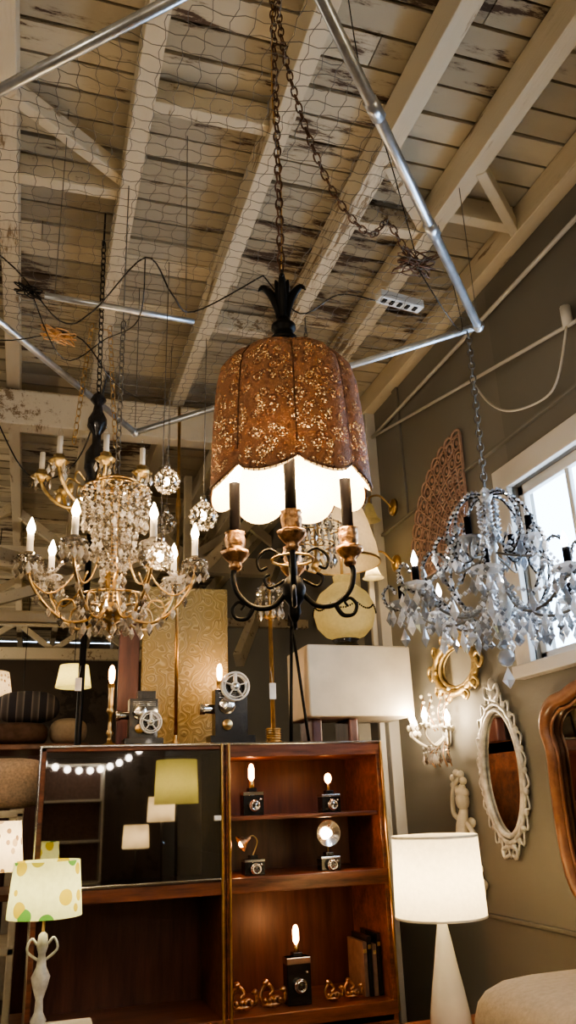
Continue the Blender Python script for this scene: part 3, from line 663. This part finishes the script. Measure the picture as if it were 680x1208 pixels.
for r,z in ((.07,2.72),(.12,2.64),(.08,2.56)):
    b.tube([(C.x+r*cos(t*pi/12),C.y+r*sin(t*pi/12),z) for t in range(24)],.004,'brass',5,closed=True)
    for k in range(4): b.tube([(C.x,C.y,z),(C.x+r*cos(k*pi/2),C.y+r*sin(k*pi/2),z)],.003,'brass',4)
    for k in range(int(r*220)): a=k*2*pi/int(r*220); b.beads([(C.x+r*cos(a),C.y+r*sin(a),z),(C.x+r*cos(a),C.y+r*sin(a),z-.05)],.007,'cryw'); b.gem((C.x+r*cos(a),C.y+r*sin(a),z-.05),.010,.05,'cryw')
b.done()
b=B("black_tripod_stand")
for dx,dy in ((-.05,-.05),(.06,-.04),(0,.07)): b.tube([(1.14,3.52,2.30),(1.14+dx*.8,3.52+dy,CZ+.012)],.007,'black',7)
b.lathe([(0,0),(.02,.01),(.016,.08),(0,.09)],(1.14,3.52,2.27),'black',10); b.done()
b=B("white_box_shelf",.008); b.box((1.205,3.50,1.86),(1.73,3.82,2.19),'boxw'); 
for x in (1.24,1.42): b.box((x,3.58,CZ+.003),(x+.05,3.76,1.859),'rosedark')
b.done()
b=B("globe_vase_lamp"); c=(1.47,3.67,2.192)
b.lathe([(0,0),(.075,0),(.08,.012),(.06,.03),(.055,.045),(.07,.055),(0,.06)],c,'blackplastic',20)
b.lathe([(.05,.055),(.10,.075),(.140,.12),(.155,.18),(.150,.235),(.12,.29),(.07,.33),(.045,.35),(.050,.38),(0,.385)],c,'frost',24)
b.beads([(c[0]+.158*cos(t*pi/20),c[1]+.158*sin(t*pi/20),c[2]+.215-.03*abs(sin(t*pi/10*2))) for t in range(41)],.006,'black')
b.tube([(c[0],c[1],c[2]+.37),(c[0],c[1],c[2]+.50)],.008,'brass',8)
b.lathe([(.200,.45),(.185,.55),(.155,.66),(.115,.78)],c,'shadew',28); b.lathe([(.203,.445),(.203,.458),(.198,.458)],c,'gold',28)
ob=b.done(); pl(ob,(c[0],c[1],c[2]+.55),1.6,WARM,.02); pl(ob,(c[0],c[1],c[2]+.2),.28,WARM,.02)
# ------------------------------------------------------------------ right wall objects
XW=1.85
def W(y0,z0,u,v,o=0.): return V((XW-o,y0-u,z0+v))
b=B("carved_wood_fan"); y0,z0=3.00,2.53; a0,a1=radians(180),radians(88); n=12
def fp(a,r,o): return W(y0,z0,r*cos(a),r*sin(a),o)
for k in range(n+1):
    a=a0+(a1-a0)*k/n; b.bar(fp(a,.03,.02),fp(a,.57,.02),.012,.008,'fan')
for r in (.10,.18,.26,.34,.42,.50,.57):
    b.tube([fp(a0+(a1-a0)*t/30,r,.02) for t in range(31)],.005,'fan',5)
for k in range(n):
    a=a0+(a1-a0)*(k+.5)/n; hw=abs(a1-a0)/n/2
    for r in (.22,.30,.38,.46,.535):
        rad=min(r*hw*.85,.032); b.tube([fp(a,r,.02)+V((0,rad*cos(t*pi/5),rad*sin(t*pi/5))) for t in range(10)],.005,'fan',4,closed=True)
        b.ell(fp(a,r,.02),(.004,rad*.5,rad*.5),'fan',6,5)
    b.tube([fp(a+hw*cos(t*pi/6),.57+.030*sin(t*pi/6),.02) for t in range(7)],.007,'fan',5)
    b.bar(fp(a,.04,.022),fp(a,.17,.022),.014,.006,'fan')
b.ell(fp((a0+a1)/2,.02,.02),(.012,.035,.035),'fan'); b.done()
b=B("gilt_baroque_mirror"); y0,z0=3.25,2.05
b.tube([W(y0,z0,.19*cos(t*pi/16),.115*sin(t*pi/16),.025) for t in range(32)],[.014+.006*(t%2) for t in range(32)],'gold',6,closed=True)
b.tube([W(y0,z0,.155*cos(t*pi/16),.09*sin(t*pi/16),.02) for t in range(32)],.008,'gold',6,closed=True)
for sgn in (-1,1):
    for (u,v,q) in ((.17,.0,1),(.13,.09,.8),(.13,-.09,.8),(.05,.13,.7),(.05,-.13,.7)):
        b.tube(sm([W(y0,z0,sgn*u,v,.03),W(y0,z0,sgn*(u+.05*q),v+.03*q,.035),W(y0,z0,sgn*(u+.08*q),v,.03),W(y0,z0,sgn*(u+.05*q),v-.03*q,.03),W(y0,z0,sgn*(u+.03*q),v,.03)],5),.009*q,'gold',6)
        b.ell(W(y0,z0,sgn*(u+.02),v,.03),(.012,.022,.02),'gold',7,5)
b.add([W(y0,z0,.155*cos(t*pi/16),.09*sin(t*pi/16),.012) for t in range(32)],[tuple(range(32))],'mirror',False)
b.done()
b=B("ornate_oval_mirror"); y0,z0=2.97,1.585
def ov(a,k,o): return W(y0,z0,.135*k*cos(a),.235*k*sin(a),o)
b.add([ov(t*pi/24,1.0,.012) for t in range(48)],[tuple(range(48))],'mirror',False)
b.tube([ov(t*pi/24,1.03,.02) for t in range(48)],[.011]*48,'silver',8,closed=True)
b.tube([ov(t*pi/24,1.13,.02) for t in range(48)],[.008+.005*(t%2) for t in range(48)],'silver',6,closed=True)
for k in range(22):
    a=k*2*pi/22; b.ell(ov(a,1.20,.02),(.010,.015,.015),'silver',7,5)
    q=ov(a,1.1,.02); q2=ov(a+.12,1.36,.02); q3=ov(a+.26,1.22,.02); b.tube(sm([q,q2,q3],4),.005,'silver',5)
for sgn in (-1,1): 
    b.tube(sm([W(y0,z0,0,.28,.02),W(y0,z0,sgn*.05,.30,.025),W(y0,z0,sgn*.045,.34,.025),W(y0,z0,sgn*.015,.33,.02)],5),.008,'silver',6)
    b.tube(sm([W(y0,z0,0,-.28,.02),W(y0,z0,sgn*.05,-.29,.025),W(y0,z0,sgn*.04,-.32,.025),W(y0,z0,sgn*.01,-.31,.02)],5),.008,'silver',6)
b.ell(W(y0,z0,0,.345,.02),(.014,.022,.030),'silver',8,6); b.ell(W(y0,z0,0,.30,.02),(.014,.028,.026),'silver',8,6); b.done()
b=B("walnut_framed_mirror"); y0,z0=2.29,1.47
out=[(0,.36),(.10,.375),(.19,.35),(.26,.34),(.315,.30),(.33,.24),(.31,.17),(.315,0),(.31,-.15),(.29,-.26),(.24,-.31),(.15,-.34),(0,-.37)]
pts=out+[(-u,v) for u,v in out[-2:0:-1]]
P3=sm([W(y0,z0,u,v,.028) for u,v in pts],4,True); b.tube(P3,[.026]*len(P3),'walnut',8,closed=True)
P4=sm([W(y0,z0,u*.9,v*.9,.03) for u,v in pts],4,True); b.tube(P4,.006,'walnut',6,closed=True)
b.add([W(y0,z0,u*.95,v*.95,.01) for u,v in pts],[tuple(range(len(pts)))],'mirror',False); b.done()
b=B("figural_wall_plaque"); y0,z0=3.28,1.31
b.tube(sm([W(y0,z0,-.02,-.26,.02),W(y0,z0,.03,-.15,.03),W(y0,z0,0.0,-.05,.04),W(y0,z0,-.02,.05,.045),W(y0,z0,-.01,.14,.03)],5),[.018+.016*sin(pi*i/20) for i in range(21)],'cream',8)
b.ell(W(y0,z0,-.01,.17,.035),(.03,.034,.042),'cream'); b.ell(W(y0,z0,-.015,.20,.03),(.028,.042,.026),'cream')
b.tube(sm([W(y0,z0,-.03,.09,.04),W(y0,z0,-.09,.12,.04),W(y0,z0,-.08,.22,.035),W(y0,z0,-.03,.26,.03)],5),.011,'cream',7)
b.tube(sm([W(y0,z0,.02,.08,.04),W(y0,z0,.075,.02,.04),W(y0,z0,.05,-.06,.04)],5),.011,'cream',7)
b.tube(sm([W(y0,z0,.02,-.10,.03),W(y0,z0,.07,-.16,.03),W(y0,z0,.03,-.24,.02)],5),.016,'cream',7)
for k in range(7): b.ell(W(y0,z0,-.04+.045*cos(k*.9),.25+.035*sin(k*.9),.03),(.016,.02,.018),'cream',7,5)
for k in range(6): b.ell(W(y0,z0,.06*sin(k*1.3),-.22+.06*k,.015),(.012,.035,.022),'cream',7,5)
b.done()
b=B("floral_crystal_wall_sconce"); y0,z0=3.40,1.765
b.ell(W(y0,z0,0,0,.02),(.015,.04,.06),'silver'); lps=[]
for k,u in enumerate((-.16,-.06,.07,.15)):
    o=(.10,.16,.16,.09)[k]; zz=(.05,.07,.07,.05)[k]
    b.tube(sm([W(y0,z0,0,0,.02),W(y0,z0,u*.5,-.05,o*.6),W(y0,z0,u,-.01,o),W(y0,z0,u,zz-.04,o)],6),.0055,'cream',6)
    q=W(y0,z0,u,zz-.04,o); b.lathe([(.004,0),(.026,.006),(.012,.014),(.010,.03),(0,.03)],q,'cream',10)
    flame(b,q+V((0,0,.03)),'bulb',.060,.015); lps.append(q+V((0,0,.06)))
    for j in range(6): b.ell(q+V((.022*cos(j*1.05),.022*sin(j*1.05),.004)),(.010,.010,.014),'cream',6,4)
    b.tube(sm([W(y0,z0,u*.3,.02,.05),W(y0,z0,u*.7,.10,.08),W(y0,z0,u*.9,.18,.05)],4),.003,'copper',5)
    for j in range(6): b.ell(W(y0,z0,u*.3+u*.12*j,.04+.03*j,.06),(.006,.016,.009),'cream',6,4)
    b.tube(sm([W(y0,z0,u*.2,-.03,.04),W(y0,z0,u*.6,-.09,.07),W(y0,z0,u*.5,-.14,.05)],4),.003,'copper',5)
for j in range(16): q=W(y0,z0,random.uniform(-.11,.11),-.05,random.uniform(.03,.12)); b.beads([q,q-V((0,0,.03))],.006,'cryw'); b.gem(q-V((0,0,.03)),.011,.05,'cryw')
ob=b.done()
for q in lps: pl(ob,q,1.8,(1,.78,.54),.008)
for (y0,z0,lit) in ((3.78,3.02,0),(3.80,2.70,1)):
    b=B("bell_glass_wall_sconce")
    b.lathe([(0,0),(.05,.0),(.045,.015),(.02,.022),(0,.022)],(XW-.001,y0,z0),'brass',14,rot=Matrix.Rotation(radians(-90),3,'Y'))
    b.tube(sm([(XW-.02,y0,z0),(XW-.08,y0,z0+.06),(XW-.14,y0,z0+.05),(XW-.15,y0,z0+.01)],6),.006,'brass',6)
    b.lathe([(.012,.01),(.022,-.005),(.03,-.04),(.045,-.075),(.058,-.09)],(XW-.15,y0,z0),'frost',16)
    ob=b.done()
    if lit: pl(ob,(XW-.15,y0,z0-.05),1.0,WARM,.01)
b=B("small_cream_figurine"); b.tube(sm([(1.66,3.82,1.30),(1.68,3.82,1.38),(1.65,3.82,1.46),(1.68,3.82,1.52)],5),[.02,.025,.02,.018,.02,.025,.028,.026,.02,.018,.02,.022,.02,.016,.012,.008],'cream',8); b.ell((1.67,3.82,1.54),.022,'cream'); b.tube([(1.66,3.82,1.4),(1.66,3.898,1.4)],.006,'cream',5); b.done()
# ------------------------------------------------------------------ table lamp lower right + table + sofa
b=B("side_table",.006); b.box((1.18,2.52,.74),(1.62,2.90,.78),'rose')
for x in (1.20,1.57):
    for y in (2.54,2.85): b.box((x,y,0),(x+.035,y+.035,.74),'rose')
b.done()
b=B("teardrop_table_lamp"); c=(1.365,2.70,.782)
b.lathe([(0,0),(.062,0),(.068,.02),(.064,.06),(.052,.13),(.038,.20),(.026,.27),(.016,.32),(.014,.335),(0,.34)],c,'white',24)
b.tube([(c[0],c[1],c[2]+.33),(c[0],c[1],c[2]+.42)],.006,'brass',8)
b.lathe([(.154,.338),(.148,.590)],c,'shadew',40); b.lathe([(.155,.336),(.155,.343),(.152,.343)],c,'cream',40); b.lathe([(.149,.585),(.149,.593),(.146,.593)],c,'cream',40)
b.tube([(c[0]-.147,c[1],c[2]+.575),(c[0]+.147,c[1],c[2]+.575)],.002,'brass',4)
b.ell((c[0],c[1],c[2]+.46),(.028,.028,.04),'bulb',10,8)
ob=b.done(); pl(ob,(c[0],c[1],c[2]+.46),4.5,(1,.80,.48),.025)
b=B("cream_sofa")
b.ell((1.50,1.95,.80),(.32,.40,.235),'fabric',24,14,.45); b.ell((1.40,1.95,.42),(.40,.42,.22),'fabric',24,12,.35); b.ell((1.46,2.33,.55),(.34,.10,.20),'fabric',20,12,.5); b.ell((1.46,1.57,.55),(.34,.10,.20),'fabric',20,12,.5)
b.box((1.10,1.56,.04),(1.80,2.34,.25),'fabric')
for x in (1.12,1.74):
    for y in (1.6,2.27): b.box((x,y,0),(x+.04,y+.04,.05),'rose')
b.done()
# ------------------------------------------------------------------ left side
b=B("white_dresser",.008); b.box((-.85,2.42,0),(.22,2.86,.90),'cream'); b.box((-.87,2.40,.88),(.24,2.88,.905),'cream')
for k in range(3):
    b.box((-.80,2.408,.08+k*.27),(.17,2.42,.32+k*.27),'cream')
    for x in (-.6,-.03): b.ell((x,2.40,.20+k*.27),.018,'brass',8,6)
b.done()
b=B("dotted_shade_table_lamp"); c=(.075,2.60,.907)
b.lathe([(0,0),(.05,0),(.05,.01),(.02,.02),(.012,.04),(.022,.06),(.012,.08),(.010,.11),(.02,.14),(.026,.165),(.014,.19),(.010,.22),(.016,.24),(.012,.27),(0,.28)],c,'silver',16)
b.tube([(c[0],c[1],c[2]+.27),(c[0],c[1],c[2]+.36)],.005,'brass',6)
b.lathe([(.104,.315),(.092,.46)],c,'shadeg',36); b.ell((c[0],c[1],c[2]+.38),(.022,.022,.03),'bulb',10,8)
for sgn in (-1,1): b.tube(sm([(c[0],c[1],c[2]+.2),(c[0]+sgn*.04,c[1],c[2]+.23),(c[0]+sgn*.03,c[1],c[2]+.26),(c[0]+sgn*.015,c[1],c[2]+.245)],5),.004,'silver',6)
ob=b.done(); pl(ob,(c[0],c[1],c[2]+.38),.6,(1,.84,.50),.02)
b=B("printed_shade_table_lamp"); c=(-.09,2.76,.907)
b.lathe([(0,0),(.05,0),(.05,.012),(.018,.03),(.05,.10),(.055,.16),(.03,.22),(.012,.26),(.010,.40),(0,.40)],c,'blackplastic',18)
b.tube([(c[0],c[1],c[2]+.40),(c[0],c[1],c[2]+.47)],.005,'brass',6)
b.lathe([(.10,.43),(.085,.57)],c,'shadeb',32); b.ell((c[0],c[1],c[2]+.50),(.02,.02,.028),'bulb',10,8)
ob=b.done(); pl(ob,(c[0],c[1],c[2]+.50),.8,(1,.78,.48),.02)
b=B("storage_shelving",.005)
for z in (.4,.95,1.48): b.box((-1.3,3.86,z),(.0,4.30,z+.03),'cream')
for x in (-1.3,-.66,-.03): b.box((x,3.86,0),(x+.03,4.30,1.50),'cream')
for z in (.5,1.1,1.80): b.box((-1.6,4.45,z),(.30,4.95,z+.03),'walnut')
for x in (-1.6,-.66,.27): b.box((x,4.45,0),(x+.03,4.95,1.83),'walnut')
b.done()
b=B("burlap_cushion"); b.ell((-.10,4.05,1.625),(.21,.17,.11),'burlap',22,12,.6); b.done()
b=B("brown_cushion"); b.ell((-.55,4.05,1.625),(.22,.17,.11),'brownf',22,12,.6); b.done()
b=B("striped_cushion"); b.ell((-.02,4.70,2.04),(.17,.14,.085),'stripe',22,12,.75); b.done()
b=B("brown_cushion"); b.ell((.20,4.66,1.905),(.10,.14,.07),'fabric',22,12,.75); b.done()
b=B("rolled_blanket"); b.ell((-.06,4.68,1.893),(.155,.18,.06),'brownf',22,12,.6); b.done()
b=B("rolled_blanket"); b.ell((-.55,4.68,1.925),(.28,.2,.09),'burlap',22,12,.5); b.done()
b=B("stacked_storage_cabinets",.01)
random.seed(3)
for k in range(9):
    x=-4+k*.62; h=random.uniform(1.4,2.3); b.box((x,8.2,0),(x+.56,8.8,h),random.choice(['rosedark','brownf','walnut','cream']))
for k in range(5):
    x=-1.2+k*.6; h=random.uniform(1.5,2.1); b.box((x,6.0,0),(x+.5,6.5,h),random.choice(['rosedark','brownf','walnut']))
b.done()
for (x,y,z,r,h,mat,on) in [(-.35,6.9,2.35,.20,.22,'shadeb',1),(.35,7.6,2.55,.16,.20,'shadey',1),(-.1,9.2,2.5,.2,.2,'shadew',1)]:
    b=B("hanging_drum_lamp"); b.lathe([(r,0),(r*.8,h)],(x,y,z),mat,24); b.tube([(x,y,z+h*.5),(x,y,3.8)],.004,'black',5)
    for k in range(3): a=k*2.1; b.tube([(x,y,z+h),(x+r*.8*cos(a),y+r*.8*sin(a),z+h)],.003,'brass',4)
    b.ell((x,y,z+h*.4),(.03,.03,.04),'bulb',8,6); ob=b.done(); pl(ob,(x,y,z+h*.4),2,WARM,.03)
def floorlamp(x,y,zs,r,h,mat,p):
    b=B("drum_shade_floor_lamp")
    b.lathe([(0,0),(.14,0),(.14,.02),(.02,.04),(.012,.06),(.012,zs+h*.4),(0,zs+h*.4)],(x,y,0),'black',16)
    b.lathe([(r,zs),(r*.92,zs+h)],(x,y,0),mat,32); b.ell((x,y,zs+h*.45),(.03,.03,.045),'bulb',10,8)
    ob=b.done(); pl(ob,(x,y,zs+h*.45),p,WARM,.03)
floorlamp(1.37,-1.2,1.52,.21,.40,'shadey',4.5); floorlamp(1.45,-2.6,1.35,.16,.26,'shadew',4); floorlamp(-.9,-2.2,1.5,.2,.3,'shadew',6); floorlamp(1.3,-3.6,1.05,.16,.26,'shadew',4)
b=B("added_reflection_globes")  # unseen glowing globes, added to reflect in the cabinet glass
pts=sm([(-.4,-4.6,2.5),(.2,-4.6,2.15),(.8,-4.6,2.05),(1.3,-4.6,2.2),(1.8,-4.6,2.6)],4); b.tube(pts,.004,'black',4)
for k in range(1,len(pts)-1,1): q=pts[k]; b.ell((q.x,q.y,q.z-.06),.045,'bulbc',10,8)
b.done()
b=B("added_reflection_bookcase",.006)  # unseen pale shelves, added for their reflection in the cabinet glass
for z in (.1,.6,1.1,1.6,2.05): b.box((.1,-4.95,z),(1.0,-4.65,z+.03),'cream')
for x in (.1,.97): b.box((x,-4.95,0),(x+.03,-4.65,2.08),'cream')
b.box((.1,-4.97,0),(1.0,-4.95,2.08),'brownf'); b.done()
def pend(x,y,z,p,col=(1,.82,.60)):  # out-of-view bulbs, added as general fill light for the room
    b=B("added_fill_bulb"); b.tube([(x,y,z),(x,y,3.8)],.004,'blackplastic',5); b.lathe([(0,0),(.02,0),(.02,-.05),(0,-.05)],(x,y,z),'blackplastic',12)
    b.ell((x,y,z-.09),(.035,.035,.05),'bulb',12,8); ob=b.done(); pl(ob,(x,y,z-.09),p,col,.03)
pend(-1.2,.1,2.6,25); pend(1.1,-.6,2.4,12); pend(-2.4,2.6,2.5,24); pend(-.6,-2.6,2.6,24); pend(-1.8,5.6,2.6,34); pend(-1.0,9.4,2.6,30)
# ------------------------------------------------------------------ world
w=bpy.data.worlds.new("sky"); scene.world=w; w.use_nodes=True; nt=w.node_tree
bg=nt.nodes["Background"]; bg.inputs[0].default_value=(.54,.73,1,1); bg.inputs[1].default_value=10.0
# ------------------------------------------------------------------ camera
a,p,r=radians(18),radians(20),radians(2.2)
F=V((sin(a)*cos(p),cos(a)*cos(p),sin(p))); R0=V((cos(a),-sin(a),0)); U0=R0.cross(F)
R=R0*cos(r)-U0*sin(r); U=R0*sin(r)+U0*cos(r)
cd=bpy.data.cameras.new("camera"); cam=bpy.data.objects.new("camera",cd); scene.collection.objects.link(cam)
cam.matrix_world=Matrix(((R.x,U.x,-F.x,0),(R.y,U.y,-F.y,0),(R.z,U.z,-F.z,1.5),(0,0,0,1)))
cd.sensor_fit='VERTICAL'; cd.sensor_height=24; cd.lens=24*940/1208; cd.clip_start=.02
scene.camera=cam
scene.view_settings.view_transform='AgX'
try: scene.view_settings.look='AgX - Medium High Contrast'
except Exception: pass
scene.view_settings.exposure=.2
